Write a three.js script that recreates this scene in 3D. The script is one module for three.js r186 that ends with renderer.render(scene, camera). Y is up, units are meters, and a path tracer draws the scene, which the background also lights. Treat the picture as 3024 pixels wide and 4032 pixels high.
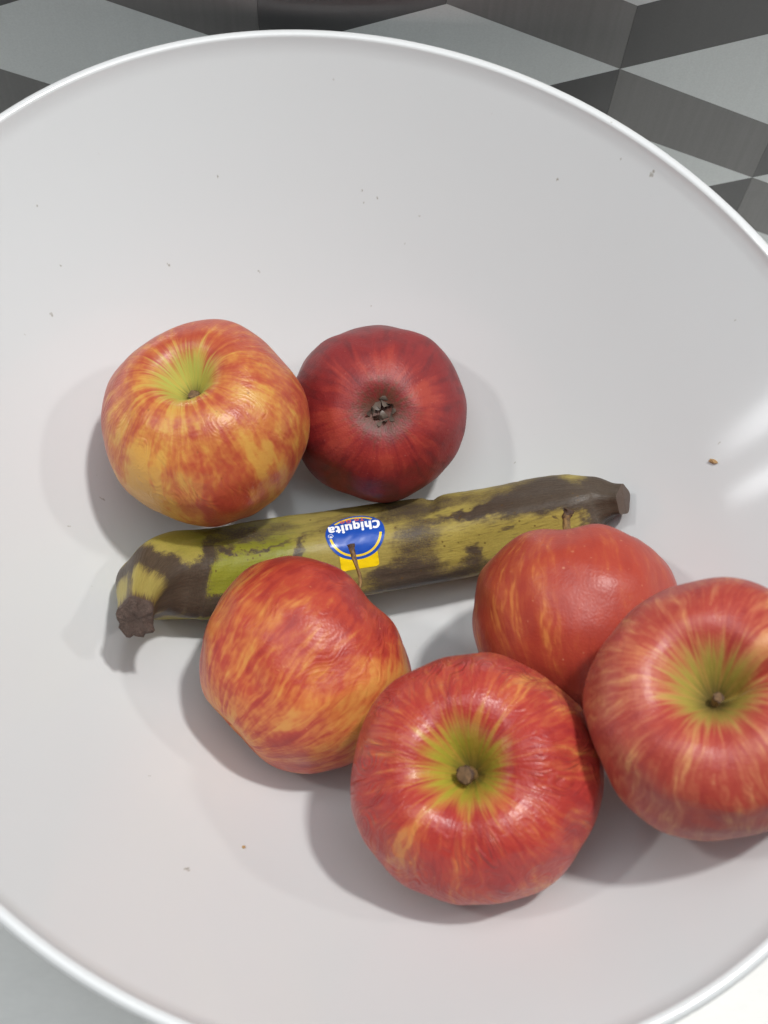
import * as THREE from 'three';
import { RectAreaLightUniformsLib } from 'three/addons/lights/RectAreaLightUniformsLib.js';
import { mergeGeometries } from 'three/addons/utils/BufferGeometryUtils.js';
import { createNoise3D, createNoise2D } from 'simplex-noise';

// ---------------------------------------------------------------- camera, light, exposure
const W = 768, H = 1024;
const scene = new THREE.Scene();
const camera = new THREE.PerspectiveCamera(45, W / H, 0.02, 12);
camera.position.set(0.0017, 0.49, 0.1839);
{
  const rad = THREE.MathUtils.degToRad, pitch = rad(64.647), roll = rad(-4.747), yaw = rad(-2.939);
  const q = new THREE.Quaternion(), ax = (x, y, z, a) => new THREE.Quaternion().setFromAxisAngle(new THREE.Vector3(x, y, z), a);
  q.multiply(ax(0, 1, 0, yaw)).multiply(ax(1, 0, 0, -pitch)).multiply(ax(0, 0, 1, -roll));
  camera.quaternion.copy(q);
}
camera.focus = 0.47; camera.userData.fStop = 13;
camera.updateMatrixWorld();
const renderer = new THREE.WebGLRenderer({ antialias: true });
renderer.setSize(W, H);
renderer.toneMapping = THREE.LinearToneMapping;
renderer.toneMappingExposure = 1;
renderer.shadowMap.enabled = true;
RectAreaLightUniformsLib.init();

// ---------------------------------------------------------------- helpers
function rng(seed) { let a = seed >>> 0; return () => { a = (a + 0x6D2B79F5) | 0; let t = Math.imul(a ^ (a >>> 15), 1 | a); t = (t + Math.imul(t ^ (t >>> 7), 61 | t)) ^ t; return ((t ^ (t >>> 14)) >>> 0) / 4294967296; }; }
const V = (x, y, z) => new THREE.Vector3(x, y, z);
const clamp = (x, a = 0, b = 1) => Math.min(b, Math.max(a, x));
const sstep = (a, b, x) => { const t = clamp((x - a) / (b - a)); return t * t * (3 - 2 * t); };
const lerp = (a, b, t) => a + (b - a) * t;
const mix3 = (a, b, t) => [lerp(a[0], b[0], t), lerp(a[1], b[1], t), lerp(a[2], b[2], t)];
const toS = (c) => { c = clamp(c); return Math.round(255 * (c <= 0.0031308 ? 12.92 * c : 1.055 * Math.pow(c, 1 / 2.4) - 0.055)); };
const lin = (r, g, b) => new THREE.Color().setRGB(r, g, b);
const srgb = (r, g, b) => [r, g, b].map((v) => { v /= 255; return v <= 0.04045 ? v / 12.92 : Math.pow((v + 0.055) / 1.055, 2.4); });
function colourTexture(w, h, fn) {            // fn(u, v) -> linear rgb
  const d = new Uint8Array(w * h * 4);
  for (let j = 0; j < h; j++) for (let i = 0; i < w; i++) {
    const c = fn((i + 0.5) / w, (j + 0.5) / h), k = (j * w + i) * 4;
    d[k] = toS(c[0]); d[k + 1] = toS(c[1]); d[k + 2] = toS(c[2]); d[k + 3] = 255;
  }
  const t = new THREE.DataTexture(d, w, h); t.colorSpace = THREE.SRGBColorSpace; return finish(t);
}
function greyTexture(w, h, fn) {
  const d = new Uint8Array(w * h * 4);
  for (let j = 0; j < h; j++) for (let i = 0; i < w; i++) {
    const c = Math.round(255 * clamp(fn((i + 0.5) / w, (j + 0.5) / h))), k = (j * w + i) * 4;
    d[k] = d[k + 1] = d[k + 2] = c; d[k + 3] = 255;
  }
  return finish(new THREE.DataTexture(d, w, h));
}
function finish(t) { t.magFilter = THREE.LinearFilter; t.minFilter = THREE.LinearMipmapLinearFilter; t.generateMipmaps = true; t.wrapS = t.wrapT = THREE.RepeatWrapping; t.needsUpdate = true; return t; }
function mesh(name, geometry, material, parent) {
  const m = new THREE.Mesh(geometry, material); m.name = name; m.castShadow = m.receiveShadow = true;
  (parent || scene).add(m); return m;
}
const used = {};
function numbered(n) { const k = used[n] = (used[n] ?? -1) + 1; return k ? n + '_' + String(k).padStart(3, '0') : n; }
function thing(name, label, category, group) {
  const g = new THREE.Group(); g.name = numbered(name); g.userData = { label, category }; if (group) g.userData.group = group;
  scene.add(g); return g;
}
// a grid of points closed around its second direction (no seam in the normals), uv kept on a doubled last column
function grid(nu, nv, fn, uvFn, capStart, capEnd) {
  const pos = [], uv = [], idx = [];
  for (let i = 0; i <= nu; i++) for (let j = 0; j <= nv; j++) {
    const p = fn(i / nu, j === nv ? 0 : j / nv), t = uvFn ? uvFn(i / nu, j / nv, p) : [j / nv, i / nu];
    pos.push(p.x, p.y, p.z); uv.push(t[0], t[1]);
  }
  for (let i = 0; i < nu; i++) for (let j = 0; j < nv; j++) {
    const a = i * (nv + 1) + j, b = a + 1, c = a + nv + 1, d = c + 1; idx.push(a, c, b, b, c, d);
  }
  const g = new THREE.BufferGeometry();
  g.setAttribute('position', new THREE.Float32BufferAttribute(pos, 3));
  g.setAttribute('uv', new THREE.Float32BufferAttribute(uv, 2));
  g.setIndex(idx); g.computeVertexNormals();
  const n = g.attributes.normal;
  for (let i = 0; i <= nu; i++) {
    const a = i * (nv + 1), b = a + nv, v = V(n.getX(a) + n.getX(b), n.getY(a) + n.getY(b), n.getZ(a) + n.getZ(b)).normalize();
    n.setXYZ(a, v.x, v.y, v.z); n.setXYZ(b, v.x, v.y, v.z);
  }
  return g;
}

// ---------------------------------------------------------------- above the frame: room downlights and an added fill panel
function downlight(x, y, z, cd, aim, label, size = 2.6) {
  const g = thing('ceiling_downlight', label, 'lamp', 'round downlights in the ceiling'); g.position.set(x, y, z);
  mesh('trim_ring', new THREE.LatheGeometry([[0.042, 0], [0.046, -0.006], [0.056, -0.006], [0.06, 0], [0.06, 0.03], [0.042, 0.03], [0.042, 0]].map((p) => new THREE.Vector2(...p)), 40), trimMat, g);
  const l = mesh('lens', new THREE.CylinderGeometry(0.0415, 0.0415, 0.004, 40), lensMat, g); l.position.y = 0.012;
  const s = new THREE.SpotLight(lin(1, 0.975, 0.945), cd, 0, 1.2, 0.5, 2); s.position.set(0, -0.05, 0); s.castShadow = true;
  s.shadow.radius = size; s.shadow.mapSize.set(2048, 2048); s.shadow.bias = -0.0005; s.shadow.camera.near = 0.1; s.shadow.camera.far = 4;
  s.target.position.set(aim[0] - x, aim[1] - y, aim[2] - z); g.add(s); g.add(s.target); s.name = 'downlight_source';
  return g;
}
const trimMat = new THREE.MeshStandardMaterial({ color: lin(0.75, 0.75, 0.75), roughness: 0.4 });
const lensMat = new THREE.MeshStandardMaterial({ color: lin(0.8, 0.8, 0.8), emissive: lin(1, 0.95, 0.88), emissiveIntensity: 3, roughness: 0.5 });
downlight(0.40, 1.62, -0.12, 5.3, [0, 0, 0], 'round ceiling downlight straight above the fruit bowl');
downlight(1.42, 1.62, -0.08, 1.6, [0, 0, 0], 'round ceiling downlight beyond the cut-off apple side of the bowl', 4);
downlight(-1.15, 1.62, -0.02, 1.8, [0, 0, 0], 'round ceiling downlight beyond the banana stub side of the bowl', 4);
function panel(x, y, z, w, d, intensity, tilt) {
  const g = thing('added_fill_panel', 'large square fill light panel added above the counter', 'lamp'); g.position.set(x, y, z);
  const f = new THREE.Shape([[-w / 2 - 0.02, -d / 2 - 0.02], [w / 2 + 0.02, -d / 2 - 0.02], [w / 2 + 0.02, d / 2 + 0.02], [-w / 2 - 0.02, d / 2 + 0.02]].map((p) => new THREE.Vector2(...p)));
  f.holes.push(new THREE.Path([[-w / 2, -d / 2], [-w / 2, d / 2], [w / 2, d / 2], [w / 2, -d / 2]].map((p) => new THREE.Vector2(...p))));
  const fr = mesh('frame', new THREE.ExtrudeGeometry(f, { depth: 0.03, bevelEnabled: false }), trimMat, g); fr.rotation.x = Math.PI / 2; fr.position.y = 0.03;
  const l = mesh('diffuser', new THREE.BoxGeometry(w - 0.002, 0.006, d - 0.002), new THREE.MeshStandardMaterial({ color: lin(0.8, 0.8, 0.8), emissive: lin(0.93, 0.97, 1), emissiveIntensity: 0.6 }), g); l.position.y = 0.014;
  const a = new THREE.RectAreaLight(lin(0.87, 0.95, 1), intensity, w, d); a.position.y = -0.012; a.rotation.x = -Math.PI / 2; a.name = 'panel_source'; g.add(a);
}
panel(-0.05, 1.62, 0.1, 1.2, 1.2, 2.05);  // unseen soft panel, added as ambient fill for the bowl

// a bright two-pane window beyond the left end of the counter, mirrored in the side of the bowl
{
  const g = thing('window', 'small bright two-pane window beyond the end of the countertop', 'window'); g.position.set(-2.1, 0.36, -0.29); g.rotation.y = Math.PI / 2;
  const glow = new THREE.MeshStandardMaterial({ color: lin(0.8, 0.8, 0.8), emissive: lin(0.95, 0.98, 1), emissiveIntensity: 1.2, roughness: 0.5 });
  for (const [x, y, w, h] of [[0, 0.14, 0.50, 0.04], [0, -0.14, 0.50, 0.04], [-0.23, 0, 0.04, 0.239], [0.23, 0, 0.04, 0.239], [0, 0, 0.16, 0.239]]) { const b = mesh('frame_bar', new THREE.BoxGeometry(w, h, 0.05), trimMat, g); b.position.set(x, y, 0); }
  for (const x of [-0.145, 0.145]) {
    const p = mesh('pane', new THREE.BoxGeometry(0.128, 0.238, 0.006), glow, g); p.position.set(x, 0, -0.01);
    const a = new THREE.RectAreaLight(lin(0.95, 0.98, 1), 16, 0.125, 0.235); a.position.set(x, 0, 0.03); a.rotation.y = Math.PI; a.name = 'window_light'; g.add(a);
  }
}

// ---------------------------------------------------------------- the setting: countertop and printed splashback
const n3 = createNoise3D(rng(11)), n2 = createNoise2D(rng(12));
const WALL_Z = -0.1855;
{
  const t = colourTexture(512, 512, (u, v) => { const k = 0.75 + 0.012 * n3(u * 40, v * 40, 3) + 0.012 * n3(u * 160, v * 160, 8); return [k, k * 1.0, k * 0.97]; });
  t.repeat.set(2, 2);
  const top = mesh('countertop', new THREE.BoxGeometry(1.5, 0.03, 0.72), new THREE.MeshPhysicalMaterial({ map: t, roughness: 0.35 }));
  top.position.set(0.05, -0.015, WALL_Z + 0.36); top.userData = { kind: 'structure' };
}
{
  const back = mesh('splashback_wall', new THREE.BoxGeometry(1.5, 0.5, 0.02), new THREE.MeshStandardMaterial({ color: lin(0.12, 0.12, 0.12), roughness: 0.5 }));
  back.position.set(0.05, 0.25, WALL_Z - 0.0115); back.userData = { kind: 'structure' };
  const dw = 0.1839 - WALL_Z, x0 = 0.0017 + 0.264 * dw, y0 = 0.49 - 0.984 * dw, hw = 0.192 * dw, hh = hw * 0.397, vv = hw * 0.441;
  const grain = (base, tint, amp, seed) => colourTexture(512, 512, (u, v) => {
    const k = base * (1 + amp * (0.55 * n3(u * 70, v * 1.6, seed) + 0.35 * n3(u * 190, v * 3, seed + 5) + 0.3 * n3(u * 9, v * 4, seed + 9)) + 0.05 * n3(u * 300, v * 300, seed + 2));
    return [k * tint[0], k * tint[1], k * tint[2]];
  });
  const mats = {
    light: [0, 1].map((i) => new THREE.MeshPhysicalMaterial({ map: grain(i ? 0.78 : 0.75, [0.96, 1, 1.0], 0.02, 20 + i), roughness: 0.3, clearcoat: 0.2, clearcoatRoughness: 0.2 })),
    brushed: [0, 1].map((i) => new THREE.MeshPhysicalMaterial({ map: grain(i ? 0.20 : 0.185, [1.02, 1, 0.99], 0.09, 30 + i), roughness: 0.3, clearcoat: 0.2, clearcoatRoughness: 0.2 })),
    dark: [0, 1].map((i) => new THREE.MeshPhysicalMaterial({ map: grain(i ? 0.10 : 0.093, [1, 1, 1.02], 0.04, 40 + i), roughness: 0.3, clearcoat: 0.2, clearcoatRoughness: 0.2 })),
  };
  const clipY = (poly, ymin, ymax) => {
    for (const [y, s] of [[ymin, 1], [ymax, -1]]) {
      const out = [];
      for (let i = 0; i < poly.length; i++) {
        const a = poly[i], b = poly[(i + 1) % poly.length], da = s * (a[1] - y), db = s * (b[1] - y);
        if (da >= 0) out.push(a);
        if (da * db < 0) { const t = da / (da - db); out.push([lerp(a[0], b[0], t), lerp(a[1], b[1], t)]); }
      }
      poly = out;
    }
    return poly;
  };
  let alt = 0;
  const piece = (pts, kind) => {
    const cx = pts.reduce((s, p) => s + p[0], 0) / 4, cy = pts.reduce((s, p) => s + p[1], 0) / 4;
    if (cx < -0.5 || cx > 0.58) return;
    pts = pts.map(([x, y]) => { const dx = cx - x, dy = cy - y, l = Math.hypot(dx, dy); return [x + dx / l * 0.00006, y + dy / l * 0.00006]; });
    pts = clipY(pts, 0.0008, 0.40); if (pts.length < 3) return;
    const g = new THREE.ExtrudeGeometry(new THREE.Shape(pts.map((p) => new THREE.Vector2(...p))), { depth: 0.0012, bevelEnabled: false });
    const uv = g.attributes.uv, ps = g.attributes.position;
    for (let i = 0; i < uv.count; i++) uv.setXY(i, ps.getX(i) * 4 + alt * 0.137, ps.getY(i) * 4 + alt * 0.291);
    const m = mesh(kind + '_rhombus', g, mats[kind][alt++ % 2], back);
    m.position.set(-0.05, -0.25, 0.0103);
  };
  for (let r = -6; r < 8; r++) for (let c = -6; c < 7; c++) {
    const x = x0 + (2 * c + 1 + (r & 1)) * hw, y = y0 - hh + r * (hh + vv);       // bottom tip of a light top face
    piece([[x, y], [x + hw, y + hh], [x, y + 2 * hh], [x - hw, y + hh]], 'light');
    piece([[x, y], [x - hw, y + hh], [x - hw, y + hh - vv], [x, y - vv]], 'brushed');
    piece([[x, y], [x, y - vv], [x + hw, y + hh - vv], [x + hw, y + hh]], 'dark');
  }
}

// ---------------------------------------------------------------- the bowl
const BX = 0.539 * 0.345, BZ = 0.480 * 0.345, YR = 0.145, BT = 0.006, BP = 1.9;
const BD = [[-0.602, -0.799], [-0.799, 0.602]];
const bowlPoint = (rho, off, al, y) => { const a = (BX * rho + off) * Math.cos(al), b = (BZ * rho + off) * Math.sin(al); return V(BD[0][0] * a + BD[1][0] * b, y, BD[0][1] * a + BD[1][1] * b); };
function bowlY(x, z) { const a = BD[0][0] * x + BD[0][1] * z, b = BD[1][0] * x + BD[1][1] * z; return BT + (YR - BT) * Math.pow(Math.hypot(a / BX, b / BZ), BP); }
{
  const prof = [];                                   // [rho, offset in metres, y]
  for (let i = 0; i <= 70; i++) { const r = 0.0005 + 0.983 * Math.pow(i / 70, 0.8); prof.push([r, 0, BT + (YR - BT) * Math.pow(r, BP)]); }
  const yb = YR - 0.0022;                            // rolled lip
  for (let i = 0; i <= 18; i++) { const a = Math.PI * (0.86 - 1.2 * i / 18); prof.push([1, 0.0021 * Math.cos(a), yb + 0.0020 * Math.sin(a)]); }
  for (let i = 0; i <= 40; i++) { const r = 0.985 - (0.985 - 0.36) * (i / 40); prof.push([r, 0.0030, -0.0008 + (YR - BT) * Math.pow(r, BP) - 0.001]); }
  prof.push([0.35, 0.002, 0.0004], [0.345, 0.0, 0], [0.32, 0, 0], [0.315, 0, 0.0012], [0.0005, 0, 0.0012]);
  const lens = [0]; for (let i = 1; i < prof.length; i++) lens.push(lens[i - 1] + 1);
  const nu = prof.length - 1;
  const canvas = document.createElement('canvas'); canvas.width = canvas.height = 2048;
  const g2 = canvas.getContext('2d'), S = 2048 / 0.4, r = rng(77);
  g2.fillStyle = 'rgb(212,214,215)'; g2.fillRect(0, 0, 2048, 2048);
  const px = (x, z) => [(x + 0.2) * S, (z + 0.2) * S];
  const speck = (x, z, size, col, alpha, n = 5) => {
    const [cx, cy] = px(x, z); g2.fillStyle = col; g2.globalAlpha = alpha;
    for (let i = 0; i < n; i++) { const a = r() * 6.28, q = size * S * (0.25 + 0.5 * r()); g2.beginPath(); g2.ellipse(cx + Math.cos(a) * q * 0.9, cy + Math.sin(a) * q * 0.6, q * (0.3 + 0.5 * r()), q * (0.2 + 0.3 * r()), r() * 3, 0, 7); g2.fill(); }
    g2.globalAlpha = 1;
  };
  const marks = [[-0.0011, -0.1431, 5], [0, -0.1403, 4], [0.0056, -0.1412, 5], [0.0224, -0.1352, 4], [0.0171, -0.1285, 3], [0.0735, -0.1333, 5], [0.0898, -0.1408, 3], [-0.0768, -0.1138, 5], [-0.1141, -0.0991, 4], [-0.0416, -0.1193, 5], [-0.1172, -0.0823, 5], [-0.1251, -0.0713, 3], [-0.0658, 0.0868, 4], [-0.0475, 0.1208, 7], [0.1321, -0.0336, 4], [0.1348, -0.0706, 3], [-0.0576, -0.1421, 5], [0.0044, -0.1117, 4], [-0.1211, -0.1127, 3], [-0.1067, -0.0082, 4], [-0.0975, -0.0241, 6], [-0.0134, -0.1691, 4], [0.0654, -0.0517, 3], [0.0945, -0.1311, 4], [0.1048, -0.1236, 9]];
  for (const [x, z, k] of marks) speck(x, z, k * 0.00016, 'rgb(120,112,98)', 0.42);
  for (let i = 0; i < 130; i++) { const a = r() * 6.28, q = Math.sqrt(r()) * 0.17; speck(Math.cos(a) * q, Math.sin(a) * q, 0.00012 + 0.00026 * r() * r(), r() < 0.3 ? 'rgb(150,120,80)' : 'rgb(126,122,112)', 0.15 + 0.3 * r(), 3); }
  const map = new THREE.CanvasTexture(canvas); map.colorSpace = THREE.SRGBColorSpace; map.flipY = false;
  const geo = grid(nu, 220, (s, t) => { const p = prof[Math.round(s * nu)]; return bowlPoint(p[0], p[1], t * Math.PI * 2, p[2]); }, (s, t, p) => [(p.x + 0.2) / 0.4, (p.z + 0.2) / 0.4]);
  const bowl = mesh('fruit_bowl', geo, new THREE.MeshPhysicalMaterial({ map, roughness: 0.42, clearcoat: 0.7, clearcoatRoughness: 0.11, ior: 1.45 }));
  bowl.userData = { label: 'large oval white plastic bowl with a rolled rim holding all the fruit', category: 'bowl' };
}

// ---------------------------------------------------------------- apples
const TW = 896, TH = 448, DEG = Math.PI / 180;
const stemMat = new THREE.MeshStandardMaterial({
  map: colourTexture(64, 256, (u, v) => { const k = 0.8 + 0.35 * n3(u * 6, v * 14, 60) + 0.2 * n3(u * 20, v * 50, 61), e = sstep(0.55, 0.9, v + 0.12 * n3(u * 4, v * 9, 63)); return mix3([0.28 * k, 0.16 * k, 0.055 * k], [0.085 * k, 0.045 * k, 0.028 * k], e); }), roughness: 0.75,
});
// a round bar along points with radii; v runs along it
function bar(points, radii, nu, nv, wobble = 0, seed = 1) {
  const curve = new THREE.CatmullRomCurve3(points, false, 'centripetal'), fr = curve.computeFrenetFrames(nu, false);
  const rad = (t) => { const f = t * (radii.length - 1), i = Math.min(radii.length - 2, Math.floor(f)); return lerp(radii[i], radii[i + 1], f - i); };
  const g = grid(nu + 2, nv, (s, t) => {
    const k = Math.round(s * (nu + 2)), i = clamp(k - 1, 0, nu), u = i / nu, c = curve.getPoint(u), a = t * Math.PI * 2;
    const r = (k === 0 || k === nu + 2 ? 0.0001 : 1) * rad(u) * (1 + wobble * n3(Math.cos(a) * 1.5, Math.sin(a) * 1.5, u * 6 + seed));
    return c.addScaledVector(fr.normals[i], Math.cos(a) * r).addScaledVector(fr.binormals[i], Math.sin(a) * r);
  }, (s, t) => [t, clamp((s * (nu + 2) - 1) / nu)]);
  return g;
}
function apple(o) {
  const root = thing('apple', o.label, 'apple', 'apples in the bowl'), nz = createNoise3D(rng(o.seed));
  const Y = V(...o.axis).normalize(), right = V(1, 0, 0).applyQuaternion(camera.quaternion), X = right.sub(Y.clone().multiplyScalar(right.dot(Y))).normalize(), Z = X.clone().cross(Y);
  root.position.set(...o.at); root.quaternion.setFromRotationMatrix(new THREE.Matrix4().makeBasis(X, Y, Z));
  const R = o.r, hgt = o.height ?? 0.88, dT = o.dip ?? 0.40, dB = o.basin ?? 0.2, wT = o.dipWidth ?? 0.25, cone = o.cone ?? 0.1;
  const prof = (f) => {                               // f 0 at the stem, 1 at the calyx
    const p = f * Math.PI, s = Math.sin(p), c = Math.cos(p);
    let x = Math.pow(s, 0.97) * (1 + cone * c - 0.35 * cone * c * c), y = hgt * Math.sign(c) * Math.pow(Math.abs(c), 0.92);
    if (c > 0) y -= dT * Math.exp(-Math.pow(x / wT, 1.6)); else y += dB * Math.exp(-Math.pow(x / 0.26, 2));
    return [x, y];
  };
  let mx = 0; for (let i = 0; i <= 100; i++) mx = Math.max(mx, prof(i / 100)[0]);
  const surf = (f, la) => {
    let [x, y] = prof(f); const c = Math.cos(f * Math.PI), s = Math.sin(f * Math.PI), cl = Math.cos(la), sl = Math.sin(la);
    const lobes = (o.lobes ?? 0.03) * Math.cos(5 * la + (o.phase ?? 0)) * (0.3 + 0.7 * sstep(-0.1, -0.9, c) + 0.4 * sstep(0.4, 0.95, c)) * s;
    const n = (o.lump ?? 0.03) * nz(cl * 0.9 * s, c * 0.9, sl * 0.9 * s + 4) + (o.lump ?? 0.03) * 0.35 * nz(cl * 2.2 * s, c * 2.2, sl * 2.2 * s + 9);
    const k = 1 + lobes + n * Math.min(1, s * 2.5);
    x = x / mx * k; y *= 1 + n * 0.6;
    y += 0.05 * (o.lobes ?? 0.03) / 0.03 * Math.cos(5 * la + (o.phase ?? 0)) * sstep(0.5, 0.9, c) * s;
    if (o.crease) { let d = Math.abs(((la - o.crease[0]) % (2 * Math.PI) + 3 * Math.PI) % (2 * Math.PI) - Math.PI) / o.crease[2]; y -= o.crease[1] * Math.exp(-d * d) * sstep(0.0, 0.2, x) * sstep(0.95, 0.4, x) * (c > 0 ? 1 : 0); }
    const p = V(x * cl, y, x * sl).multiplyScalar(R);
    for (const [fl, fd, depth] of o.flats ?? []) { // a flattened or pressed side: direction lambda, height, depth
      const d = V(Math.cos(fl), fd, Math.sin(fl)).normalize(), q = p.dot(d) - R * (1 - depth); if (q > 0) p.addScaledVector(d, -q * 0.75);
    }
    return p;
  };
  const warp = (f) => { const t = f; return lerp(t, t * t * (3 - 2 * t), -0.35); };
  const geo = grid(110, 144, (s, t) => surf(clamp(warp(s), 0.0015, 0.9985), t * Math.PI * 2), (s, t) => [t, s]);
  const dots = new Float32Array(1024 * 512), rr = rng(o.seed + 5);
  for (let i = 0; i < (o.dots ?? 260); i++) {
    const u = rr(), f = 0.12 + 0.8 * rr(), sz = (0.6 + 1.3 * rr() * rr()) * (o.dotSize ?? 1), st = 1 / Math.max(0.3, Math.sin(f * Math.PI)), w = 0.35 + 0.65 * rr();
    for (let dy = -4; dy <= 4; dy++) for (let dx = -7; dx <= 7; dx++) { const d = Math.hypot(dx / st, dy) / sz, x = (Math.floor(u * 1024) + dx + 1024) % 1024, y = clamp(Math.floor(f * 512) + dy, 0, 511); if (d < 1.3) dots[y * 1024 + x] = Math.max(dots[y * 1024 + x], w * sstep(1.3, 0.5, d)); }
  }
  const fibre = (la, f, k, m, seed) => nz(Math.cos(la) * k, Math.sin(la) * k, f * m + seed);
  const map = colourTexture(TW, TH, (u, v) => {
    const f = warp(v), la0 = u * Math.PI * 2, c0 = Math.cos(la0), s0 = Math.sin(la0), x = prof(clamp(f, 0.001, 0.999))[0] / mx, up = f < 0.5;
    const la = la0 + 0.05 * nz(c0 * 2.5, s0 * 2.5, f * 4) + 0.02 * nz(c0 * 9, s0 * 9, f * 12) + (o.swirl ?? 0) * (f - 0.5), cl = Math.cos(la), sl = Math.sin(la);
    const s1 = nz(cl * 2.2, sl * 2.2, f * 2 + 10), s2 = nz(cl * 7, sl * 7, f * 4.5 + 20), s3 = nz(cl * 17, sl * 17, f * 9 + 30), s4 = nz(cl * 42, sl * 42, f * 20 + 35);
    const blot = nz(c0 * 5 * x, s0 * 5 * x, f * 11 + 40), blot2 = nz(c0 * 15 * x, s0 * 15 * x, f * 32 + 70);
    let cover = o.cover + 0.24 * s1 + 0.24 * s2 + (o.thin ?? 0.17) * (s3 + 0.55 * s4) + (o.mottle ?? 0.18) * (blot + 0.6 * blot2);
    for (const [pl, pf, rl, rf, k] of o.patches ?? []) { let d = Math.abs(((la0 - pl) % (2 * Math.PI) + 3 * Math.PI) % (2 * Math.PI) - Math.PI) / rl, e = (f - pf) / rf; d = d * d + e * e; if (d < 6) cover += k * Math.exp(-d); }
    const red = sstep(-0.35, 0.75, cover);
    let c = mix3(o.pale, o.orange ?? o.pale, sstep(0, 0.45, red)); c = mix3(c, o.red, sstep(0.3, 1, red));
    c = mix3(c, o.deep, (o.deepAmount ?? 0.6) * sstep(0.55, 1.25, cover + 0.2 * s2 + 0.2 * blot));
    if (o.cavity && up) { const g = sstep(o.cavity * 1.3, o.cavity * 0.55, x + 0.07 * s2 + 0.055 * s3 + 0.03 * s4 + 0.07 * s1); c = mix3(c, mix3(o.green, o.pale, clamp(0.15 + 0.25 * s2 + 0.5 * sstep(0.55, 1.1, x / o.cavity))), g); const russetShade = sstep(o.pit ?? 0.14, 0.02, x + 0.03 * s2 + 0.02 * s3); c = mix3(c, [0.10, 0.075, 0.025], 0.85 * russetShade); }  // dark pit: russet, widened on some apples to paint in hollow shade
    if (o.russet && !up) { const g = sstep(o.russet, o.russet * 0.2, x + 0.1 * s2 + 0.08 * blot2); c = mix3(c, [0.075, 0.04, 0.018], 0.8 * g); }
    const d = dots[clamp(Math.floor(v * 512), 0, 511) * 1024 + Math.floor(u * 1024) % 1024];
    c = mix3(c, o.dotColour ?? [0.75, 0.42, 0.2], d * (o.dotAmount ?? 0.5));
    const gy = 0.035 * (0.3 * c[0] + 0.6 * c[1] + 0.1 * c[2]); return [c[0] * 0.82 + gy, c[1] * 0.79 + gy, c[2] * 0.81 + gy];
  });
  const bump = greyTexture(TW, TH, (u, v) => {
    const f = warp(v), la0 = u * Math.PI * 2, x = Math.max(0.25, Math.sin(f * Math.PI)), la = la0 + 0.22 * nz(Math.cos(la0) * 3, Math.sin(la0) * 3, f * 6 + 2);
    const wr = 1 - Math.abs(nz(Math.cos(la) * 11, Math.sin(la) * 11, f * 7 + 50)), wz = sstep(0.1, 0.25, f) * sstep(0.75, 0.45, f) * (0.5 + 0.5 * nz(Math.cos(la0) * 1.6, Math.sin(la0) * 1.6, f * 3 + 81));
    return 0.45 + (o.wrinkle ?? 0.2) * wz * (wr - 0.5) + 0.05 * nz(Math.cos(la0) * 34 * x, Math.sin(la0) * 34 * x, f * 90) + 0.04 * nz(Math.cos(la0) * 10 * x, Math.sin(la0) * 10 * x, f * 30);
  });
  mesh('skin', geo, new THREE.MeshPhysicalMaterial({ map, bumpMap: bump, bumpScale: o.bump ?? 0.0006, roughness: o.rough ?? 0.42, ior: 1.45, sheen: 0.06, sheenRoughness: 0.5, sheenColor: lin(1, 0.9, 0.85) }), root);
  if (o.stem) {
    const foot = surf(0.0015, 0).y;
    const pts = o.stem.map(([x, y, z]) => V(x * R, y * R, z * R)); pts[0].y = foot - 0.002;
    mesh('stem', bar(pts, o.stemRadii ?? [0.0013, 0.0012, 0.0013, 0.0019], 24, 12, 0.3, o.seed), stemMat, root);
  }
  if (o.calyx) {
    const y = surf(0.9985, 0).y, parts = [], q = rng(o.seed + 9);
    for (let i = 0; i < 17; i++) {
      const a = i / 17 * 6.283 + q() * 0.5, l = 0.0052 + 0.004 * q(), w = 0.0013 + 0.0009 * q(), curl = (q() - 0.35) * 2.2, twist = (q() - 0.5) * 2.4;
      const g = new THREE.PlaneGeometry(w * 2, l, 3, 6), p = g.attributes.position;
      for (let k = 0; k < p.count; k++) {
        const t = p.getY(k) / l + 0.5, wx = p.getX(k) * (1 - 0.75 * t * t), ro = twist * t, bend = curl * t;
        const rad = 0.0024 * (0.6 + 0.7 * q()) * 0 + 0.0036 - l * t * Math.sin(bend) * 0.5, hh = l * t * Math.cos(bend) * 0.55;
        p.setXYZ(k, rad + wx * Math.sin(ro) + 0.0002 * q(), -hh - 0.0003 * q(), wx * Math.cos(ro));
      }
      g.rotateY(a); g.computeVertexNormals(); parts.push(g);
    }
    const cg = mergeGeometries(parts);
    const cmat = new THREE.MeshStandardMaterial({ color: lin(0.13, 0.10, 0.08), roughness: 0.45, side: THREE.DoubleSide });
    const cm = mesh('calyx', cg, cmat, root); cm.position.y = y + 0.0004;
    cm.userData = { label: 'dried brown crumpled calyx' };
  }
  return root;
}
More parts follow.
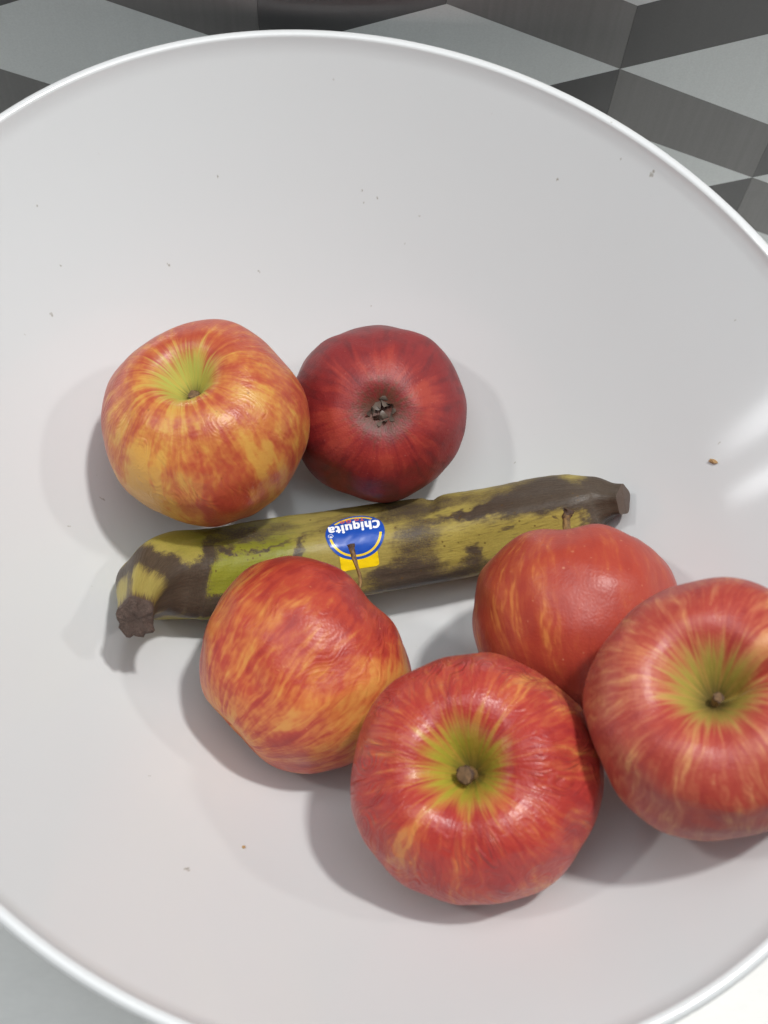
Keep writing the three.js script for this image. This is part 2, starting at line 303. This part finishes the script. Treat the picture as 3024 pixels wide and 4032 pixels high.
apple({ label: 'yellow and red streaked apple with a bare lime green stem hollow and no stem', seed: 101, at: [-0.0553, 0.0817, -0.0406], r: 0.0381, axis: [-0.17, 0.976, -0.136], height: 1.0, thin: 0.13, mottle: 0.2, dip: 0.52, dipWidth: 0.24, cone: 0.15, lump: 0.03, lobes: 0.012, phase: 0.6,
  cover: 0.22, pale: srgb(216, 162, 70), red: srgb(188, 84, 52), deep: srgb(166, 58, 48), orange: srgb(208, 130, 60), green: srgb(184, 190, 84), cavity: 0.33, dotColour: srgb(120, 84, 30), dots: 240, dotAmount: 0.5, wrinkle: 0.32, bump: 0.0006, rough: 0.38, deepAmount: 0.5,
  patches: [[118 * DEG, 0.5, 0.26, 0.25, -0.9], [75 * DEG, 0.58, 0.22, 0.22, 0.6], [165 * DEG, 0.55, 0.25, 0.2, 0.45], [200 * DEG, 0.35, 0.6, 0.25, 0.35], [270 * DEG, 0.3, 0.9, 0.3, 0.45], [40 * DEG, 0.45, 0.2, 0.12, -0.2], [95 * DEG, 0.75, 0.5, 0.1, -0.4]],
  stem: [[0, 0, 0], [0.01, 0.52, 0.01], [0.015, 0.56, 0.02], [0.02, 0.60, 0.03]], stemRadii: [0.0014, 0.0016, 0.0019, 0.0017] });
apple({ label: 'dark crimson apple turned upside down with its dried brown calyx showing', seed: 202, at: [0.0085, 0.0651, -0.0606], r: 0.0348, axis: [-0.032, -0.878, -0.478], thin: 0.12, mottle: 0.1, height: 0.93, basin: 0.16, cone: 0.06, lump: 0.035, lobes: 0.03, phase: 1.2,
  cover: 0.80, pale: srgb(174, 64, 48), red: srgb(138, 36, 37), deep: srgb(112, 33, 38), orange: srgb(160, 50, 42), green: srgb(150, 150, 40), russet: 0.42, dotColour: srgb(214, 140, 118), dots: 420, dotAmount: 0.42, dotSize: 0.85, wrinkle: 0.15, bump: 0.0006, rough: 0.5, deepAmount: 0.75,
  patches: [[0, 0.83, 30, 0.10, -0.5], [200 * DEG, 0.80, 0.5, 0.1, -0.45], [20 * DEG, 0.82, 0.4, 0.08, -0.4], [95 * DEG, 0.8, 0.4, 0.08, -0.3], [285 * DEG, 0.8, 0.5, 0.08, -0.35]], calyx: true });
apple({ label: 'orange and red striped apple lying sideways, its long stem crossing the banana sticker', seed: 303, at: [-0.0162, 0.0655, 0.0454], r: 0.0395, axis: [0.673, 0.12, -0.672], height: 0.92, dip: 0.36, cone: 0.12, lump: 0.035, lobes: 0.02, phase: 2.2,
  cover: 0.46, pale: srgb(218, 150, 68), red: srgb(188, 68, 46), deep: srgb(158, 42, 40), orange: srgb(212, 122, 58), green: srgb(170, 170, 40), cavity: 0.2, dotColour: srgb(232, 160, 96), dots: 260, dotAmount: 0.55, wrinkle: 0.3, bump: 0.0006, rough: 0.40, deepAmount: 0.75, swirl: 0.5,
  patches: [[100 * DEG, 0.2, 0.9, 0.16, 0.55], [150 * DEG, 0.3, 0.5, 0.2, 0.35], [25 * DEG, 0.42, 0.34, 0.2, -1.1], [62 * DEG, 0.6, 0.2, 0.2, -0.3], [100 * DEG, 0.9, 2.2, 0.09, -0.7], [150 * DEG, 0.5, 0.4, 0.2, -0.35]],
  stem: [[0, 0, 0], [-0.04, 0.6, 0], [-0.2, 0.93, 0], [-0.36, 1.02, 0.03], [-0.47, 1.08, 0.05], [-0.51, 1.105, 0.05]], stemRadii: [0.0010, 0.0007, 0.0007, 0.0008, 0.0011, 0.0015] });
apple({ label: 'smooth orange red apple with a short stem upright beside the dark banana tip', seed: 404, at: [0.0808, 0.0793, 0.0300], r: 0.0373, axis: [-0.05, 0.20, -0.98], thin: 0.2, mottle: 0.14, dotSize: 1.25, height: 0.95, dip: 0.34, dipWidth: 0.3, cone: 0.1, lump: 0.03, lobes: 0.025, phase: 0.3,
  cover: 0.62, pale: srgb(214, 128, 62), red: srgb(178, 66, 46), deep: srgb(164, 56, 44), orange: srgb(190, 88, 50), green: srgb(170, 160, 40), cavity: 0.2, dotColour: srgb(236, 176, 130), dots: 200, dotAmount: 0.55, wrinkle: 0.08, bump: 0.0005, rough: 0.40, deepAmount: 0.5,
  patches: [[132 * DEG, 0.45, 0.18, 0.3, -0.7], [150 * DEG, 0.4, 0.12, 0.2, -0.5], [115 * DEG, 0.55, 0.1, 0.25, -0.4], [170 * DEG, 0.5, 0.2, 0.3, -0.3]],
  stem: [[0, 0, 0], [-0.02, 0.70, 0.0], [-0.04, 1.0, 0.03], [-0.01, 1.09, 0.05]], stemRadii: [0.0014, 0.0014, 0.0015, 0.0021] });
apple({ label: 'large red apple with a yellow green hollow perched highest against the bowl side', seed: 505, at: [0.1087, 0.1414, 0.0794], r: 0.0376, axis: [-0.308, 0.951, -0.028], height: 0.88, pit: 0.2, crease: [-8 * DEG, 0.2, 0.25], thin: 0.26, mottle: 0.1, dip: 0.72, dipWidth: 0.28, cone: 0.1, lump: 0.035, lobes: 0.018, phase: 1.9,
  cover: 0.42, pale: srgb(214, 144, 90), red: srgb(180, 70, 56), deep: srgb(158, 54, 52), orange: srgb(196, 104, 74), green: srgb(168, 158, 66), cavity: 0.34, dotColour: srgb(230, 170, 120), dots: 160, dotAmount: 0.4, wrinkle: 0.2, bump: 0.0006, rough: 0.42, deepAmount: 0.6,
  patches: [[-30 * DEG, 0.22, 0.22, 0.14, -0.9], [190 * DEG, 0.2, 0.3, 0.12, -0.4], [130 * DEG, 0.55, 0.4, 0.2, -0.2]],
  stem: [[0, 0, 0], [0.02, 0.27, 0.0], [0.03, 0.31, 0.0], [0.04, 0.325, 0]], stemRadii: [0.0013, 0.0013, 0.0014, 0.0015] });
apple({ label: 'glossy red apple with a ragged yellow green hollow and short blunt stem', seed: 606, at: [0.0425, 0.1053, 0.0931], r: 0.0386, axis: [-0.255, 0.963, 0.087], height: 0.88, pit: 0.2, thin: 0.28, mottle: 0.09, dip: 0.62, dipWidth: 0.27, cone: 0.08, lump: 0.035, lobes: 0.035, phase: 0.9,  // wide pit puts the shade of the hollow into the colour
  cover: 0.46, pale: srgb(214, 134, 68), red: srgb(182, 60, 50), deep: srgb(158, 46, 48), orange: srgb(198, 92, 58), green: srgb(170, 164, 46), cavity: 0.36, dotColour: srgb(226, 160, 110), dots: 160, dotAmount: 0.35, wrinkle: 0.7, bump: 0.0009, rough: 0.34, deepAmount: 0.65,
  patches: [[130 * DEG, 0.26, 0.2, 0.14, -0.55], [-45 * DEG, 0.36, 0.3, 0.14, -0.45], [60 * DEG, 0.5, 0.3, 0.12, -0.3], [125 * DEG, 0.42, 0.2, 0.1, 0.4], [75 * DEG, 0.3, 0.4, 0.1, 0.25], [180 * DEG, 0.4, 0.4, 0.15, 0.3]],
  stem: [[0, 0, 0], [0.0, 0.40, 0.02], [-0.01, 0.52, 0.04], [-0.015, 0.56, 0.05]], stemRadii: [0.0018, 0.0020, 0.0026, 0.0024] });

// ---------------------------------------------------------------- banana
{
  const root = thing('banana', 'ripe green and yellow banana with brown bruises and a blue sticker', 'banana');
  const ctl = [[-0.0730, 0.0875, 0.0369, 0.0061], [-0.0743, 0.0787, 0.0285, 0.0067], [-0.0746, 0.0688, 0.0202, 0.0096], [-0.0723, 0.0590, 0.0123, 0.0144], [-0.0654, 0.0502, 0.0064, 0.0169], [-0.0550, 0.0438, 0.0029, 0.0175], [-0.0290, 0.0342, -0.0065, 0.0179], [0.0078, 0.0324, -0.0151, 0.0179], [0.0445, 0.0403, -0.0192, 0.0169], [0.0720, 0.0556, -0.0209, 0.0154], [0.0867, 0.0648, -0.0220, 0.0128], [0.0940, 0.0690, -0.0230, 0.0092], [0.0984, 0.0723, -0.0222, 0.0063], [0.1018, 0.0748, -0.0213, 0.0057]];
  const XI = [292, 298, 306, 325, 375, 450, 600, 800, 1000, 1160, 1250, 1300, 1335, 1354];       // marks along the banana used to place the bruises
  const curve = new THREE.CatmullRomCurve3(ctl.map((c) => V(c[0], c[1], c[2])), false, 'centripetal');
  const N = 220, M = 96, T = [], C = [], RAD = [], MX = [], F = [];
  for (let i = 0; i <= N; i++) {
    const t = i / N, f = t * (ctl.length - 1), k = Math.min(ctl.length - 2, Math.floor(f)), u = f - k;
    C.push(curve.getPoint(t)); T.push(curve.getTangent(t));
    const c0 = ctl[Math.max(0, k - 1)][3], c1 = ctl[k][3], c2 = ctl[k + 1][3], c3 = ctl[Math.min(ctl.length - 1, k + 2)][3];
    RAD.push(0.5 * (2 * c1 + (c2 - c0) * u + (2 * c0 - 5 * c1 + 4 * c2 - c3) * u * u + (3 * c1 - c0 - 3 * c2 + c3) * u * u * u));
    MX.push(lerp(XI[k], XI[k + 1], u));
  }
  const mid = Math.round(N * 7 / 13), up = V(0.0, 0.89, 0.45);
  F[mid] = up.clone().addScaledVector(T[mid], -up.dot(T[mid])).normalize();
  for (let i = mid + 1; i <= N; i++) F[i] = F[i - 1].clone().addScaledVector(T[i], -F[i - 1].dot(T[i])).normalize();
  for (let i = mid - 1; i >= 0; i--) F[i] = F[i + 1].clone().addScaledVector(T[i], -F[i + 1].dot(T[i])).normalize();
  const at = (t, th, lift = 0) => {                   // th: 0 towards the top, + towards the front of the counter
    const f = clamp(t) * N, k = Math.min(N - 1, Math.floor(f)), u = f - k;
    const c = C[k].clone().lerp(C[k + 1], u), a = F[k].clone().lerp(F[k + 1], u).normalize(), tt = T[k].clone().lerp(T[k + 1], u), b = a.clone().cross(tt).normalize().multiplyScalar(-1), x = lerp(MX[k], MX[k + 1], u);
    const body = sstep(300, 420, x) * sstep(1340, 1200, x);
    let r = lerp(RAD[k], RAD[k + 1], u) * (1 + (0.052 + 0.02 * (1 - body)) * Math.cos(5 * (th + 0.35)) + 0.02 * n3(x * 0.006, Math.cos(th) * 0.9, Math.sin(th) * 0.9));
    r *= 1 + 0.006 * body * n3(x * 0.03, Math.cos(th) * 3, Math.sin(th) * 3 + 5);
    r -= 0.0016 * Math.exp(-Math.pow((x - 945) / 14, 2)) * sstep(-0.5, -1.2, th) * sstep(-2.6, -1.6, th);
    r -= 0.0006 * Math.exp(-Math.pow((th - 0.62 + 0.0004 * (x - 900)) / 0.05, 2)) * sstep(780, 850, x) * sstep(1100, 1000, x);
    return c.addScaledVector(a, Math.cos(th) * (r + lift)).addScaledVector(b, Math.sin(th) * (r + lift));
  };
  // bruises: [mark along, across (sine of the angle), half length, half width, strength, lean]
  const bruises = [[392, -0.35, 52, 0.30, 1.1, -0.006], [314, 0, 9, 30, 1.3, 0], [299, 0.5, 6, 0.35, 0.8, 0], [333, 0.15, 22, 0.55, 1.2, 0], [1350, 0, 22, 30, 1.6, 0], [358, 0.45, 34, 0.5, 1.2, 0], [425, 0.62, 85, 0.22, 1.1, 0.001], [470, 0.75, 90, 0.12, 0.7, 0], [545, -0.82, 95, 0.2, 0.75, 0], [560, -0.45, 85, 0.055, 0.7, -0.0012], [636, -0.30, 22, 0.16, 1.0, -0.01], [463, -0.52, 18, 0.12, 0.9, 0], [470, -0.40, 6, 0.05, 0.8, 0], [745, -0.7, 60, 0.35, 0.55, 0], [905, -0.15, 56, 0.5, 0.85, 0], [862, 0.55, 100, 0.28, 1.15, 0], [905, 0.85, 110, 0.16, 0.8, 0], [880, -0.85, 70, 0.22, 0.8, 0], [1000, -0.55, 80, 0.10, 0.7, 0], [1080, -0.55, 80, 0.13, 0.9, -0.001], [1165, -0.62, 95, 0.42, 1.25, 0], [1245, -0.45, 60, 0.42, 1.3, 0.004], [1318, 0, 34, 3, 1.6, 0], [1285, 0.6, 26, 0.5, 0.7, 0], [1038, 0.36, 20, 0.16, 1.0, 0], [1018, 0.66, 50, 0.16, 0.85, 0], [1120, 0.0, 22, 0.06, 0.6, 0], [1215, 0.12, 7, 0.08, 0.7, 0.01], [990, -0.9, 60, 0.1, 0.7, 0]];
  const fleck = []; { const q = rng(909); for (let i = 0; i < 150; i++) fleck.push([380 + 900 * q(), (q() - 0.5) * 2.6, 1 + 1.6 * q()]); }
  const mapx = (v) => { const f = clamp(v) * N, k = Math.min(N - 1, Math.floor(f)); return lerp(MX[k], MX[k + 1], f - k); };
  const map = colourTexture(1536, 640, (u, v) => {
    const x0 = mapx(u), th0 = (v - 0.5) * Math.PI * 2, cy = Math.cos(th0), sy = Math.sin(th0);
    const wp = clamp((x0 - 296) / 80, 0.1, 1), x = x0 + 9 * wp * n3(x0 * 0.03, cy * 1.6, sy * 1.6) + 5 * wp * n3(x0 * 0.09, cy * 6, sy * 6 + 3), th = th0 + 0.10 * n3(x0 * 0.02, cy * 2 + 7, sy * 2) + 0.05 * n3(x0 * 0.05, cy * 9 + 7, sy * 9);
    const front = Math.cos(th) > -0.1, s = Math.sin(th) * (Math.cos(th) >= 0 ? 1 : 1 + (-Math.cos(th)) * 0.8);
    let m = 0;
    for (const [bx, bt, rx, rt, k, lean] of bruises) { const dx = (x - bx) / rx, ds = (s - bt - lean * (x - bx)) / rt; if (Math.abs(dx) < 2.4 && (front || rt > 1)) m += k * Math.exp(-Math.pow(dx * dx, 1.3) - Math.pow(ds * ds, 1.3)); }
    if (!front) m += 0.5 * sstep(0.2, 0.6, n3(x * 0.006, cy, sy + 9));
    const g1 = n3(x0 * 0.012, cy * 3, sy * 3), g2 = n3(x0 * 0.03, cy * 14, sy * 14), g3 = n3(x0 * 0.14, cy * 26, sy * 26), g4 = n3(x0 * 0.4, cy * 60, sy * 60);
    const brown = 0.94 * sstep(0.24, x0 < 560 ? 0.86 : 1.02, m + 0.14 * g1 + (0.06 * g2 + (x0 < 560 ? 0.27 : 0.18) * g3) * (0.3 + 0.7 * wp) + (x0 < 560 ? 0.32 : 0.20) * g4), film = sstep(0.12, 0.6, m + 0.2 * g1 + 0.14 * g2);
    const green = clamp(sstep(350, 420, x) * sstep(700, 560, x) * (0.9 - 0.5 * Math.abs(s)) + 0.35 * sstep(700, 560, x) + 0.12 * g1);
    let c = mix3(srgb(156, 140, 74), srgb(130, 130, 42), green);
    c = mix3(c, srgb(162, 144, 66), 0.5 * sstep(900, 1000, x) * sstep(1300, 1150, x) * sstep(-0.6, 0, s));
    c = mix3(c, srgb(160, 144, 84), 0.6 * sstep(345, 300, x));
    c = mix3(c, srgb(112, 94, 58), 0.6 * film);
    c = mix3(c, mix3(srgb(58, 48, 44), srgb(76, 64, 56), 0.5 + 0.3 * g2 + 0.2 * g3), brown);
    c = mix3(c, srgb(70, 52, 42), 0.3 * sstep(0.55, 0.8, n3(x0 * 0.02, cy * 16, sy * 16 + 2)) * sstep(800, 900, x));
    for (const [fx, ft, sz] of fleck) { const d = Math.hypot(x0 - fx, (th0 - ft) * 95) / sz; if (d < 1.4) c = mix3(c, srgb(88, 66, 34), 0.8 * sstep(1.4, 0.6, d)); }
    c = mix3(c, srgb(84, 64, 54), sstep(296.5, 293.5, x0 + 2 * g2 + g3));
    const k = 1 + 0.08 * g3 + 0.08 * g4; return [c[0] * k, c[1] * k, c[2] * k];
  });
  const bump = greyTexture(1024, 512, (u, v) => { const x = mapx(u), th = (v - 0.5) * 6.2832, cy = Math.cos(th), sy = Math.sin(th); return 0.5 + 0.16 * n3(x * 0.015, cy * 11, sy * 11) + 0.14 * n3(x * 0.04, cy * 26, sy * 26) + 0.12 * n3(x * 0.2, cy * 14, sy * 14); });
  const peel = grid(N + 1, M, (s, t) => { const k = Math.round(s * (N + 1)); if (k > N) { return C[N].clone().addScaledVector(T[N], 0.0004).lerp(at(1, (t - 0.5) * Math.PI * 2), 0.02); } return at(k / N, (t - 0.5) * Math.PI * 2); }, (s, t) => [clamp(s * (N + 1) / N), t]);
  mesh('peel', peel, new THREE.MeshPhysicalMaterial({ map, bumpMap: bump, bumpScale: 0.00018, roughness: 0.46, ior: 1.4 }), root);
  // torn brown stub where it was cut from the bunch
  {
    const pts = [], idx = [], nr = 7, na = 40, q = createNoise3D(rng(33));
    const ex = [0.08, 0.55, 0.1, 0.2, 0.45, 0.12];
    for (let i = 0; i <= nr; i++) for (let j = 0; j < na; j++) {
      const th = j / na * 6.2832, e = at(0, th), d = e.clone().sub(C[0]), out = 0.86 + 0.32 * Math.pow(Math.max(0, q(Math.cos(th) * 1.3, Math.sin(th) * 1.3, 2)), 1) + 0.08 * q(Math.cos(th) * 4, Math.sin(th) * 4, 5);
      let p;
      if (i <= 3) { const k = i / 3; p = at(0.02 * (1 - k), th, 0.00025 + 0.0004 * k).addScaledVector(d, (out - 1) * k * k).addScaledVector(T[0], -0.0012 * k * (1 + 0.8 * q(Math.cos(th) * 3, Math.sin(th) * 3, 9))); }
      else { const k = (i - 3) / (nr - 3); p = C[0].clone().addScaledVector(d, out * (1 - k) * 1.02).addScaledVector(T[0], -0.0016 + 0.0014 * Math.sin(k * 9) * 0.5 - 0.0006 * q(Math.cos(th) * 3 * (1 - k), Math.sin(th) * 3 * (1 - k), 20)); }
      pts.push(p.x, p.y, p.z);
    }
    for (let i = 0; i < nr; i++) for (let j = 0; j < na; j++) { const a = i * na + j, b = i * na + (j + 1) % na; idx.push(a, b, a + na, b, b + na, a + na); }
    const g = new THREE.BufferGeometry(); g.setAttribute('position', new THREE.Float32BufferAttribute(pts, 3)); g.setIndex(idx);
    const uv = []; for (let i = 0; i <= nr; i++) for (let j = 0; j < na; j++) uv.push(j / na * 3, i / nr * 2); g.setAttribute('uv', new THREE.Float32BufferAttribute(uv, 2)); g.computeVertexNormals();
    const cm = colourTexture(256, 256, (u, v) => { const k = 0.75 + 0.3 * n3(u * 18, v * 18, 91) + 0.3 * n3(u * 50, v * 50, 92); return [0.19 * k, 0.125 * k, 0.098 * k]; });
    mesh('stem_stub', g, new THREE.MeshStandardMaterial({ map: cm, bumpMap: greyTexture(128, 128, (u, v) => 0.5 + 0.5 * n3(u * 22, v * 22, 95)), bumpScale: 0.0008, roughness: 0.85, side: THREE.DoubleSide }), root);
  }
  // sticker that follows the peel: yellow tab and blue roundel
  {
    const PW = 24, PH = 29, K = 40, cv = document.createElement('canvas'); cv.width = PW * K; cv.height = PH * K; const g = cv.getContext('2d');
    g.scale(K, K); g.fillStyle = '#f2cf14'; g.fillRect(0, 0, PW, PH);
    g.fillStyle = '#1f4fae'; g.beginPath(); g.arc(12, 17, 12.2, 0, 7); g.fill();
    g.lineWidth = 1.0; g.strokeStyle = '#f3cf3a'; g.beginPath(); g.arc(12, 17, 10.3, Math.PI * 1.03, Math.PI * 1.97); g.stroke();
    g.beginPath(); g.arc(12, 17, 10.6, Math.PI * 0.02 + 0.75, Math.PI * 0.98 - 0.75 + 0, false); g.stroke();
    g.fillStyle = '#ffffff'; g.textAlign = 'center'; g.textBaseline = 'alphabetic';
    g.save(); g.translate(12, 23.4); g.font = 'bold 6.4px sans-serif'; const w = g.measureText('Chiquita').width; g.scale(21 / w, 1.08); g.fillText('Chiquita', 0, 0); g.lineWidth = 0.35; g.strokeStyle = '#ffffff'; g.strokeText('Chiquita', 0, 0); g.restore();
    g.save(); g.translate(12.4, 27.3); g.fillStyle = '#e8683c'; g.font = 'bold 3.6px sans-serif'; g.fillText('To Go', 0, 0); g.restore();
    g.font = 'bold 1.5px sans-serif'; g.fillText('R', 22.0, 18.1); g.lineWidth = 0.18; g.strokeStyle = '#ffffff'; g.beginPath(); g.arc(22.0, 17.6, 0.95, 0, 7); g.stroke();
    const tex = new THREE.CanvasTexture(cv); tex.colorSpace = THREE.SRGBColorSpace;
    const half = (y) => { const c2 = 144 - (y - 17) * (y - 17), c = c2 > 0 ? Math.sqrt(c2) : 0; if (y > 8.6) return Math.max(c, 0.4); const e = Math.min(1.6, y), tab = 7.9 - 1.6 + Math.sqrt(Math.max(0, 1.6 * 1.6 - (1.6 - e) * (1.6 - e))); return Math.max(tab, c); };
    const rows = 72, cols = 34, pos = [], uv = [], idx = [], lens = curve.getLength(), t0 = (() => { let b = 0, d = 1e9; for (let i = 0; i <= N; i++) { const e = Math.abs(MX[i] - 775); if (e < d) { d = e; b = i; } } return b / N; })();
    const dpu = C[Math.round(t0 * N) + 2].distanceTo(C[Math.round(t0 * N) - 2]) / (4 / N), rr = 0.0178, thTop = 0.31, sc = 0.82;
    for (let i = 0; i <= rows; i++) for (let j = 0; j <= cols; j++) {
      const y = i / rows * PH, x = (j / cols * 2 - 1) * half(y), th = thTop - y * sc * 0.001 / rr;
      const edge = 0.0003 * sstep(0.9, 1, Math.abs(j / cols * 2 - 1)), p = at(t0 - x * 1.1 * 0.001 / dpu, th, 0.00022 + 0.00005 * n3(x * 0.3, y * 0.3, 4) + edge * (0.3 + 0.7 * n3(y * 0.4, x > 0 ? 3 : 9, 2)) * 0.6);
      pos.push(p.x, p.y, p.z); uv.push(0.5 + x / PW, 1 - y / PH);
    }
    for (let i = 0; i < rows; i++) for (let j = 0; j < cols; j++) { const a = i * (cols + 1) + j; idx.push(a, a + 1, a + cols + 1, a + 1, a + cols + 2, a + cols + 1); }
    const sg = new THREE.BufferGeometry(); sg.setAttribute('position', new THREE.Float32BufferAttribute(pos, 3)); sg.setAttribute('uv', new THREE.Float32BufferAttribute(uv, 2)); sg.setIndex(idx); sg.computeVertexNormals();
    const st = mesh('sticker', sg, new THREE.MeshPhysicalMaterial({ map: tex, roughness: 0.3, side: THREE.DoubleSide }), root);
    st.userData = { label: 'blue round fruit sticker with white lettering and yellow tab' };
  }
}

// ---------------------------------------------------------------- crumbs
{
  const q = createNoise3D(rng(5)), mat = new THREE.MeshStandardMaterial({ color: lin(0.42, 0.26, 0.12), roughness: 0.9 });
  const crumb = (x, z, sx, sz, turn, label) => {
    const g = new THREE.IcosahedronGeometry(1, 2), p = g.attributes.position;
    for (let i = 0; i < p.count; i++) { const v = V(p.getX(i), p.getY(i), p.getZ(i)), k = 1 + 0.4 * q(v.x * 1.4 + x * 90, v.y * 1.4, v.z * 1.4); p.setXYZ(i, v.x * k, v.y * k, v.z * k); }
    g.scale(sx, 0.0005, sz); g.computeVertexNormals();
    const m = mesh(numbered('crumb'), g, mat), e = 1e-3, nx = (bowlY(x + e, z) - bowlY(x - e, z)) / (2 * e), nz = (bowlY(x, z + e) - bowlY(x, z - e)) / (2 * e), n = V(-nx, 1, -nz).normalize();
    m.position.set(x, bowlY(x, z), z).addScaledVector(n, 0.0004); m.quaternion.setFromUnitVectors(V(0, 1, 0), n).multiply(new THREE.Quaternion().setFromAxisAngle(V(0, 1, 0), turn));
    m.userData = { label, category: 'crumb' };
  };
  crumb(0.1308, -0.0280, 0.0017, 0.0008, -0.5, 'tan flat crumb stuck to the bowl side above the orange red apple');
  crumb(-0.0318, 0.1104, 0.0006, 0.0005, 0.3, 'tiny brown crumb on bare bowl below the striped apple on its side');
}
renderer.render(scene, camera);
